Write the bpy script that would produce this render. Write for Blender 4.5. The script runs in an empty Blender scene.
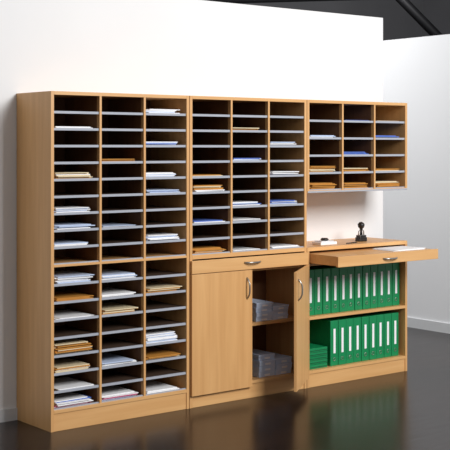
import bpy, bmesh, math, random
from mathutils import Vector, Matrix
random.seed(11)
S = bpy.context.scene
try:
    S.view_settings.view_transform = 'Standard'
except Exception: pass

# ---------------- materials ----------------
def newmat(name):
    m = bpy.data.materials.new(name); m.use_nodes = True
    nt = m.node_tree
    return m, nt, nt.nodes['Principled BSDF']
def srgb(r,g,b):
    f=lambda c:(c/255/12.92) if c/255<=0.04045 else ((c/255+0.055)/1.055)**2.4
    return (f(r),f(g),f(b),1)
def plain(name, col, rough=0.5, metal=0.0, noise=0.0, scale=20):
    m,nt,b = newmat(name)
    b.inputs['Roughness'].default_value=rough; b.inputs['Metallic'].default_value=metal
    tc=nt.nodes.new('ShaderNodeTexCoord'); nz=nt.nodes.new('ShaderNodeTexNoise')
    nz.inputs['Scale'].default_value=scale
    nt.links.new(tc.outputs['Object'],nz.inputs['Vector'])
    rp=nt.nodes.new('ShaderNodeValToRGB')
    c=Vector(col[:3])
    rp.color_ramp.elements[0].position=.3; rp.color_ramp.elements[1].position=.7
    rp.color_ramp.elements[0].color=(*(c*(1-noise)),1); rp.color_ramp.elements[1].color=(*(c*(1+noise*.5)),1)
    nt.links.new(nz.outputs['Fac'],rp.inputs['Fac']); nt.links.new(rp.outputs['Color'],b.inputs['Base Color'])
    return m
def wood(name, c1, c2, axis='Z', rough=0.42):
    m,nt,b = newmat(name)
    b.inputs['Roughness'].default_value=rough
    tc=nt.nodes.new('ShaderNodeTexCoord'); mp=nt.nodes.new('ShaderNodeMapping')
    s=[28,28,28]; s['XYZ'.index(axis)]=1.6
    mp.inputs['Scale'].default_value=s
    nt.links.new(tc.outputs['Object'],mp.inputs['Vector'])
    n1=nt.nodes.new('ShaderNodeTexNoise'); n1.inputs['Scale'].default_value=1.0; n1.inputs['Detail'].default_value=5; n1.inputs['Distortion'].default_value=.4
    nt.links.new(mp.outputs['Vector'],n1.inputs['Vector'])
    rp=nt.nodes.new('ShaderNodeValToRGB')
    rp.color_ramp.elements[0].position=.3; rp.color_ramp.elements[1].position=.72
    rp.color_ramp.elements[0].color=c1; rp.color_ramp.elements[1].color=c2
    nt.links.new(n1.outputs['Fac'],rp.inputs['Fac']); nt.links.new(rp.outputs['Color'],b.inputs['Base Color'])
    return m
M={}
M['woodV']=wood('beech_vertical', srgb(204,153,97), srgb(217,168,111),'Z')
M['woodH']=wood('beech_horizontal', srgb(207,156,99), srgb(220,172,115),'X')
M['woodShaded']=wood('beech_inner_shaded', srgb(104,66,38), srgb(118,80,48),'Z',.6)  # same beech, with the shade inside the compartments put into its colour
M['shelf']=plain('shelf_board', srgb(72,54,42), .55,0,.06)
M['edge']=plain('shelf_edge_grey', srgb(166,170,180), .4,0,.03)
M['metal']=plain('brushed_metal', srgb(170,168,165), .3,.9,.03)
M['black']=plain('black_plastic', srgb(25,24,26), .35,0,.05)
M['white']=plain('paper_white', srgb(244,244,246), .7,0,.03)
M['cream']=plain('paper_cream', srgb(224,206,170), .7,0,.04)
M['brown']=plain('kraft_folder', srgb(194,132,50), .7,0,.08)
M['blue']=plain('paper_blue', srgb(80,112,195), .7,0,.05)
M['lblue']=plain('paper_light_blue', srgb(190,205,232), .7,0,.05)
M['magenta']=plain('paper_pink', srgb(190,80,120), .7,0,.05)
M['green']=plain('binder_green', srgb(10,132,78), .4,0,.06)
M['dgreen']=plain('folder_dark_green', srgb(14,92,56), .5,0,.08)
M['box']=plain('box_blue_grey', srgb(200,216,240), .6,0,.05)
M['wall']=plain('wall_white_paint', srgb(232,232,233), .9,0,.01,3)
M['wall2']=plain('wall_grey_paint', srgb(232,233,235), .9,0,.01,3)
M['base']=plain('baseboard_grey', srgb(215,217,219), .5,0,.02)
M['dark']=plain('hall_dark_paint', srgb(112,112,115), .9,0,.15,.8)
M['steel']=plain('dark_steel', srgb(30,30,32), .5,.3,.1)
M['duct']=plain('duct_grey', srgb(190,192,195), .4,.0,.1)

# floor planks
m,nt,b=newmat('dark_plank_floor')
tc=nt.nodes.new('ShaderNodeTexCoord'); br=nt.nodes.new('ShaderNodeTexBrick')
br.inputs['Scale'].default_value=1.0; br.inputs['Brick Width'].default_value=1.3; br.inputs['Row Height'].default_value=.14
br.inputs['Mortar Size'].default_value=.002
br.inputs['Color1'].default_value=srgb(46,36,33); br.inputs['Color2'].default_value=srgb(36,29,27); br.inputs['Mortar'].default_value=srgb(12,10,10)
nt.links.new(tc.outputs['Object'],br.inputs['Vector'])
mp=nt.nodes.new('ShaderNodeMapping'); mp.inputs['Scale'].default_value=(2,40,1)
nz=nt.nodes.new('ShaderNodeTexNoise'); nz.inputs['Scale'].default_value=1.5; nz.inputs['Detail'].default_value=4
nt.links.new(tc.outputs['Object'],mp.inputs['Vector']); nt.links.new(mp.outputs['Vector'],nz.inputs['Vector'])
mx=nt.nodes.new('ShaderNodeMixRGB'); mx.blend_type='MULTIPLY'; mx.inputs['Fac'].default_value=.6
nt.links.new(br.outputs['Color'],mx.inputs['Color1']); nt.links.new(nz.outputs['Fac'],mx.inputs['Color2'])
nt.links.new(mx.outputs['Color'],b.inputs['Base Color'])
mr=nt.nodes.new('ShaderNodeMapRange'); mr.inputs['To Min'].default_value=.19; mr.inputs['To Max'].default_value=.29
nt.links.new(nz.outputs['Fac'],mr.inputs['Value']); nt.links.new(mr.outputs['Result'],b.inputs['Roughness'])
b.inputs['Specular IOR Level'].default_value=.26
M['floor']=m

# ---------------- builder ----------------
class B:
    def __init__(s): s.bm=bmesh.new(); s.mats=[]
    def mi(s,k):
        if k not in s.mats: s.mats.append(k)
        return s.mats.index(k)
    def box(s,x0,x1,y0,y1,z0,z1,mat,rot=0.0,pivot=None,bev=0):
        ret=bmesh.ops.create_cube(s.bm,size=1)
        vs=ret['verts']
        bmesh.ops.scale(s.bm,vec=(x1-x0,y1-y0,z1-z0),verts=vs)
        bmesh.ops.translate(s.bm,vec=((x0+x1)/2,(y0+y1)/2,(z0+z1)/2),verts=vs)
        fs=set(f for v in vs for f in v.link_faces)
        if bev:
            es=list(set(e for v in vs for e in v.link_edges))
            r=bmesh.ops.bevel(s.bm,geom=es,offset=bev,segments=2,affect='EDGES',profile=.5)
            fs=set(f for f in r['faces']) | set(f for f in fs if f.is_valid)
            vs=list(set(v for f in fs for v in f.verts))
        if rot:
            p=pivot or ((x0+x1)/2,(y0+y1)/2,0)
            bmesh.ops.rotate(s.bm,cent=p,matrix=Matrix.Rotation(rot,3,'Z'),verts=vs)
        i=s.mi(mat)
        for f in fs: f.material_index=i
    def tube(s,pts,r,mat,n=10):
        pts=[Vector(p) for p in pts]; rings=[]
        i=s.mi(mat)
        for k,p in enumerate(pts):
            t=(pts[min(k+1,len(pts)-1)]-pts[max(k-1,0)]).normalized()
            a=Vector((0,0,1)) if abs(t.z)<.9 else Vector((1,0,0))
            u=t.cross(a).normalized(); w=t.cross(u)
            rr=r[k] if isinstance(r,(list,tuple)) else r
            rings.append([s.bm.verts.new(p+rr*(math.cos(q)*u+math.sin(q)*w)) for q in [2*math.pi*j/n for j in range(n)]])
        for a,c in zip(rings,rings[1:]):
            for j in range(n):
                f=s.bm.faces.new((a[j],a[(j+1)%n],c[(j+1)%n],c[j])); f.material_index=i; f.smooth=True
        f=s.bm.faces.new(rings[0]); f.material_index=i
        f=s.bm.faces.new(rings[-1]); f.material_index=i
    def done(s,name,parent=None,bev=0,loc=None,rotz=0):
        bmesh.ops.recalc_face_normals(s.bm,faces=s.bm.faces)
        me=bpy.data.meshes.new(name); s.bm.to_mesh(me); s.bm.free()
        for k in s.mats: me.materials.append(M[k])
        o=bpy.data.objects.new(name,me); S.collection.objects.link(o)
        if bev:
            md=o.modifiers.new('bev','BEVEL'); md.width=bev; md.segments=2; md.limit_method='ANGLE'
        if loc: o.location=loc
        o.rotation_euler[2]=rotz
        if parent: o.parent=parent
        return o
def empty(name):
    e=bpy.data.objects.new(name,None); S.collection.objects.link(e); e.empty_display_size=.1; return e
def bow(b,c,axis,out,L=.11,h=.028,r=.0055,mat='metal'):
    c=Vector(c);axis=Vector(axis);out=Vector(out)
    pts=[]
    for k in range(13):
        t=-1+2*k/12
        pts.append(c+axis*(L/2*t)+out*(h*(1-abs(t)**3.2)))
    b.tube(pts,[r*1.25 if k in(0,12) else r for k in range(13)],mat)

H=1.90; D=.40; T=.02; W=.957; ZM=.925
# pigeonhole grid
def grid(b,x0,x1,z0,z1,rows,cols=3,y0=.004,y1=None,names=None):
    y1=y1 or D-.012
    cw=(x1-x0)/cols; rh=(z1-z0)/rows; t=.006
    for c in range(1,cols):
        b.box(x0+c*cw-.007,x0+c*cw+.007,0.001,.03,z0,z1,'woodV')
        b.box(x0+c*cw-.0068,x0+c*cw+.0068,.03,y1,z0,z1,'woodShaded')
    for r in range(1,rows):
        z=z0+r*rh
        for c in range(cols):
            a=x0+c*cw+(.007 if c else 0); e=x0+(c+1)*cw-(.007 if c<cols-1 else 0)
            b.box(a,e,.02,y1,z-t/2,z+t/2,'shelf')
            b.box(a,e,y0+.004,.02,z-.009,z+.005,'edge')
    for c in range(cols):
        a=x0+c*cw+(.007 if c else 0); e=x0+(c+1)*cw-(.007 if c<cols-1 else 0)
        b.box(a,e,y0+.004,.02,z0,z0+.007,'edge')

def stack(b,x0,x1,z,kind,h=.02,yoff=.02,side=0):
    """pile of sheets/envelopes lying in a cell"""
    zz=z+.0005; n=max(2,int(h/.005)); 
    pal={'w':['white','white','white','lblue'],'b':['blue','blue','lblue','white'],'k':['brown','brown','brown','cream'],
         'c':['cream','white','brown'],'m':['white','magenta','white','blue'],'l':['lblue','white','white','blue'],'o':['brown','white','cream']}[kind]
    w=.235; room=(x1-x0)-w-.012
    base=x0+.006+room*(.35+.5*side)
    for k in range(n):
        th=h/n*.86
        ox=random.uniform(-.02,.02); ww=w*random.uniform(.9,1.02)
        xa=min(max(base+ox,x0+.012),x1-ww-.012)
        ya=yoff+random.uniform(-.014,.012)
        b.box(xa,xa+ww,ya,ya+.29,zz,zz+th,random.choice(pal),rot=random.uniform(-.025,.025))
        zz+=h/n

def cells(x0,x1,z0,z1,rows,items,b=None,cols=3):
    b=b or B(); cw=(x1-x0)/cols; rh=(z1-z0)/rows
    for (c,r,k,h) in items:
        z=z1-(r+1)*rh+(.0035 if r<rows-1 else .0005)
        stack(b,x0+c*cw+.007,x0+(c+1)*cw-.007,z,k,h*1.1+.002,side=random.uniform(-.5,.5),yoff=.026)
    return b

# ---- unit 1
u1=empty('pigeonhole_shelving_unit')
b=B(); x0,x1=0,W
b.box(x0,x0+T,0,D,0,H,'woodV'); b.box(x1-T,x1,0,D,0,H,'woodV')
b.box(x0+T,x1-T,0,D,H-T,H,'woodH'); b.box(x0+T,x1-T,.0,D-.012,ZM-.008,ZM+.006,'woodH')
b.box(x0+T,x1-T,0.0,D-.012,.10,.12,'woodH'); b.box(x0+T,x1-T,.006,.024,0,.10,'woodH')
b.box(x0+T,x1-T,D-.012,D-.004,.10,H-T,'woodShaded')
b.done('carcass',u1,bev=.0012)
b=B(); grid(b,x0+T,x1-T,ZM+.006,H-T,10); grid(b,x0+T,x1-T,.12,ZM-.008,8); b.done('pigeonholes',u1)
up=[(0,1,'w',.008),(0,4,'c',.03),(0,6,'w',.022),(0,7,'l',.02),(0,8,'w',.012),
    (1,3,'k',.012),(1,7,'l',.004),
    (2,0,'w',.022),(2,2,'b',.018),(2,4,'w',.022),(2,5,'b',.014),(2,8,'w',.028)]
lo=[(0,0,'w',.034),(0,1,'k',.012),(0,2,'w',.004),(0,4,'k',.05),(0,5,'o',.022),(0,6,'w',.004),(0,7,'m',.035),
    (1,0,'w',.022),(1,1,'c',.01),(1,2,'k',.02),(1,5,'w',.016),(1,7,'m',.028),
    (2,1,'c',.022),(2,4,'w',.045),(2,5,'k',.014),(2,7,'l',.016)]
b=cells(x0+T,x1-T,ZM+.006,H-T,10,up)
cells(x0+T,x1-T,.12,ZM-.008,8,lo,b).done('paper_stacks',u1)

# ---- unit 2
u2=empty('pigeonhole_cabinet_with_doors')
x0,x1=W+.004,2*W+.004
b=B()
b.box(x0,x0+T,0,D,0,H,'woodV'); b.box(x1-T,x1,0,D,0,H,'woodV')
b.box(x0+T,x1-T,0,D,H-T,H,'woodH'); b.box(x0+T,x1-T,-.0,D-.012,ZM-.022,ZM+.004,'woodH')
b.box(x0+T,x1-T,.0,D-.012,.09,.11,'woodH'); b.box(x0+T,x1-T,.006,.024,0,.09,'woodH')
b.box(x0+T,x1-T,D-.012,D-.004,.09,H-T,'woodShaded')
b.box(x0+T,x1-T,.03,D-.012,.448,.468,'woodH')
b.box(x0+T,x1-T,.02,D-.012,.80,.815,'woodH')
b.done('carcass',u2,bev=.0012)
b=B(); grid(b,x0+T,x1-T,ZM+.004,H-T,10); b.done('pigeonholes',u2)
b=B(); b.box(x0+.003,x1-.003,-.019,-.001,.817,.896,'woodH',bev=.0015)
bow(b,((x0+x1)/2+.0,-.018,.862),(1,0,0),(0,-1,0),L=.13); b.done('drawer_front',u2)
xm=(x0+x1)/2
b=B(); b.box(x0+.003,xm-.0015,-.019,-.001,.075,.813,'woodV',bev=.0015)
bow(b,(xm-.045,-.018,.70),(0,0,1),(0,-1,0),L=.13); b.done('door_left_leaf',u2)
b=B(); w2=x1-.003-xm-.0015
b.box(-w2,0,-.018,0,.075,.813,'woodV',bev=.0015)
bow(b,(-w2+.045,-.017,.70),(0,0,1),(0,-1,0),L=.13)
b.done('door_right_leaf',u2,loc=(x1-.003,-.004,0),rotz=math.radians(38))
it=[(0,4,'c',.006),(0,5,'c',.034),(0,7,'l',.008),(0,9,'k',.03),
    (1,1,'k',.014),(1,3,'b',.012),(1,6,'b',.018),(1,7,'l',.006),(1,9,'m',.006),
    (2,2,'w',.02),(2,4,'l',.018),(2,6,'b',.02),(2,9,'w',.012)]
cells(x0+T,x1-T,ZM+.004,H-T,10,it).done('paper_stacks',u2)

# grey boxes
def boxes(name,x,y,z,cols,n,h):
    b=B()
    for c in range(cols):
        zz=z+.0005
        for k in range(n-(1 if c==cols-1 and n>3 else 0)):
            dx=random.uniform(-.004,.004); xa=x+c*.14+dx; ya=y+random.uniform(-.006,.006)
            b.box(xa,xa+.132,ya,ya+.2,zz,zz+h*.62,'box',bev=.001)
            b.box(xa-.002,xa+.134,ya-.002,ya+.202,zz+h*.6,zz+h*.97,'box',bev=.001)
            b.box(xa+.045,xa+.09,ya-.003,ya-.001,zz+h*.15,zz+h*.5,'white')
            zz+=h
    return b.done(name)
boxes('grey_storage_boxes',1.525,.05,.468,2,4,.03)
boxes('grey_storage_boxes.001',1.54,.035,.11,2,4,.036)

# ---- unit 3 upper
u3=empty('wall_mounted_pigeonhole_shelf')
x0,x1=2*W+.008,3*W+.008
zb=1.285
b=B()
b.box(x0,x0+T,0,D,zb,H,'woodV'); b.box(x1-T,x1,0,D,zb,H,'woodV')
b.box(x0+T,x1-T,0,D,H-T,H,'woodH'); b.box(x0+T,x1-T,0,D,zb,zb+.016,'woodH')
b.box(x0+T,x1-T,D-.012,D-.004,zb,H-T,'woodShaded')
b.done('carcass',u3,bev=.0012)
b=B(); grid(b,x0+T,x1-T,zb+.016,H-T,5)
b.box(x0+.004,x1-.004,-.003,.0,zb+.001,zb+.012,'edge'); b.done('pigeonholes',u3)
it=[(0,1,'l',.012),(1,2,'b',.016),(2,1,'b',.014),(0,3,'k',.035),(1,3,'k',.02),(2,3,'k',.012),
    (0,4,'k',.04),(1,4,'k',.036),(2,4,'k',.04),(1,0,'l',.002),(2,0,'c',.002)]
cells(x0+T,x1-T,zb+.016,H-T,5,it).done('paper_stacks',u3)

# ---- unit 3 lower
u4=empty('open_base_cabinet')
b=B()
b.box(x0,x0+T,0,D,0,.90,'woodV'); b.box(x1-T,x1,0,D,0,.90,'woodV')
b.box(x0-.0,x1+.0,0,D,.90,ZM,'woodH')
b.box(x0+T,x1-T,0,D-.012,.09,.11,'woodH'); b.box(x0+T,x1-T,.006,.024,0,.09,'woodH')
b.box(x0+T,x1-T,.0,D-.012,.447,.467,'woodH')
b.box(x0+T,x1-T,D-.012,D-.004,.09,.90,'woodShaded')
b.box(x0+T,x1-T,.02,.3,.80,.812,'woodH')
b.done('carcass',u4,bev=.0012)
b=B()
e=-.29
b.box(x0+T+.006,x1-T-.006,e+.018,.12,.862,.884,'woodH')
b.box(x0+T+.006,x0+T+.02,e+.018,.1,.822,.862,'woodH'); b.box(x1-T-.02,x1-T-.006,e+.018,.1,.822,.862,'woodH')
b.box(x0+.003,x1-.003,e,e+.018,.818,.886,'woodH',bev=.0015)
bow(b,((x0+x1)/2,e+.001,.85),(1,0,0),(0,-1,0),L=.13)
b.done('pull_out_shelf',u4)

# binders
def binder(b,x,z,y=.035,w=.07,h=.305,mat='green',lab=True,lean=0):
    b.box(x,x+w-.002,y,y+.28,z,z+h,mat,bev=.003)
    if lab:
        b.box(x+w*.36,x+w*.62,y-.0015,y+.001,z+.085,z+.25,'white')
    pts=[(x+w*.47+.011*math.cos(q),y-.001,z+.045+.011*math.sin(q)) for q in [2*math.pi*k/12 for k in range(13)]]
    b.tube(pts,.002,'metal',6)
b=B(); xa=x0+T+.010
for k in range(12):
    binder(b,xa,.4675,w=.0733,y=.035+random.uniform(0,.006)); xa+=.0745
xa=x0+T+.225
for k in range(9):
    binder(b,xa,.1105,w=.0733,y=.035+random.uniform(0,.006)); xa+=.0745
b.done('green_ring_binders')
b=B(); zz=.1105
for k in range(5):
    dx=random.uniform(-.005,.005)
    b.box(x0+T+.015+dx,x0+T+.2+dx,.04+dx,.32+dx,zz,zz+.0265,'dgreen' if k%2 else 'green',bev=.002)
    b.box(x0+T+.02+dx,x0+T+.195+dx,.0385+dx,.05+dx,zz+.009,zz+.012,'black')
    zz+=.0275
b.done('green_folder_stack')

# desk things
b=B()
cx,cy,z=2.19,.12,ZM+.0005
b.box(cx-.075,cx+.075,cy-.045,cy+.045,z,z+.02,'white',bev=.003)
b.box(cx-.06,cx+.06,cy-.034,cy+.034,z+.02,z+.026,'black',bev=.001)
b.tube([(cx,cy,z+.026),(cx,cy,z+.034),(cx,cy,z+.044)],[.02,.03,.02],'black',16)
b.done('ink_pad')
b=B()
cx,cy=2.58,.16
b.box(cx-.035,cx+.035,cy-.025,cy+.025,z,z+.028,'black',bev=.003)
b.box(cx-.03,cx+.03,cy-.021,cy+.021,z+.028,z+.044,'metal',bev=.002)
for sx in (-1,1): b.tube([(cx+sx*.026,cy,z+.044),(cx+sx*.024,cy,z+.07),(cx+sx*.008,cy,z+.085)],.004,'metal',8)
b.tube([(cx,cy,z+.044),(cx,cy,z+.07),(cx,cy,z+.088),(cx,cy,z+.1),(cx,cy,z+.118),(cx,cy,z+.13),(cx,cy,z+.136)],[.010,.008,.011,.022,.025,.017,.004],'black',18)
b.done('rubber_stamp')
b=B()
for k in range(4):
    b.box(2.50+.01*k,2.50+.01*k+.297,-.235+.004*k,-.025+.004*k,.8845+.0018*k,.8845+.0018*k+.0015,'white',rot=.03*(k-1.5))
b.done('loose_papers')
b=B()
b.tube([(2.33,.05,z+.0045),(2.45,.075,z+.0045),(2.463,.078,z+.0045)],[.004,.004,.001],'black',8)
b.done('pen')

# ---- room
b=B(); b.box(-7,9,-9,9,-.05,0,'floor'); b.done('floor')
b=B(); b.box(-7,3.05,.402,.52,0,2.55,'wall'); b.done('wall_back')
b=B(); b.box(4.4,4.52,-3,7,0,2.55,'wall2'); b.done('wall_right')
b=B(); b.box(-7,-.0,.388,.402,0,.07,'base'); b.done('baseboard_back')
b=B(); b.box(2.885,3.05,.388,.402,0,.07,'base'); b.done('baseboard_back.001')
b=B(); b.box(4.386,4.4,-3,7,0,.085,'base'); b.done('baseboard_right')
b=B(); b.box(-7,13,9,9.1,0,6,'dark'); b.done('wall_hall_far')
b=B(); b.box(13,13.1,-3,9.1,0,6,'dark'); b.done('wall_hall_side')
b=B(); b.box(-7,13,.9,9.1,5.0,5.1,'dark'); b.done('ceiling')
# steel roof structure
b=B()
b.tube([(6.3,4.63,4.4),(7.8,3.45,2.45)],.06,'steel',4)
b.tube([(6.9,4.1,4.4),(8.6,2.8,2.9)],.035,'steel',4)
b.tube([(5.2,8.0,3.55),(11,3.4,3.75)],.05,'steel',8)
b.tube([(2.2,8.8,3.6),(6.6,8.8,3.5)],.12,'duct',14)
b.done('roof_truss')

# ---- lights
def area(name,loc,target,size,power,col=(1,1,1),sy=None):
    l=bpy.data.lights.new(name,'AREA'); l.energy=power; l.size=size; l.color=col
    if sy: l.shape='RECTANGLE'; l.size_y=sy
    o=bpy.data.objects.new(name,l); S.collection.objects.link(o); o.location=loc
    o.rotation_euler=(Vector(target)-Vector(loc)).to_track_quat('-Z','Y').to_euler()
area('softbox_light',(2.3,-5.6,4.0),(1.4,0,0.7),2.4,440,(1,.995,.985))
area('right_wall_fill',(2.6,2.6,3.6),(4.4,1.6,1.2),1.5,85,(1,1,1))  # unseen fill added behind the back wall to brighten the right wall
area('hall_fill',(5.5,3.5,4.6),(7.5,7,3.2),2,170,(1,1,1))  # added fill to lift the dark hall, no fixture modelled
w=bpy.data.worlds.new('world'); S.world=w; w.use_nodes=True
w.node_tree.nodes['Background'].inputs[0].default_value=(.98,.985,1,1)
w.node_tree.nodes['Background'].inputs[1].default_value=.32

# ---- camera
cam=bpy.data.cameras.new('camera'); co=bpy.data.objects.new('camera',cam); S.collection.objects.link(co)
co.location=(-3.257,-5.685,1.588); co.rotation_euler=(math.radians(90),0,math.radians(-38.3))
cam.lens=93.28; cam.sensor_width=36; cam.shift_y=-.1733
S.camera=co
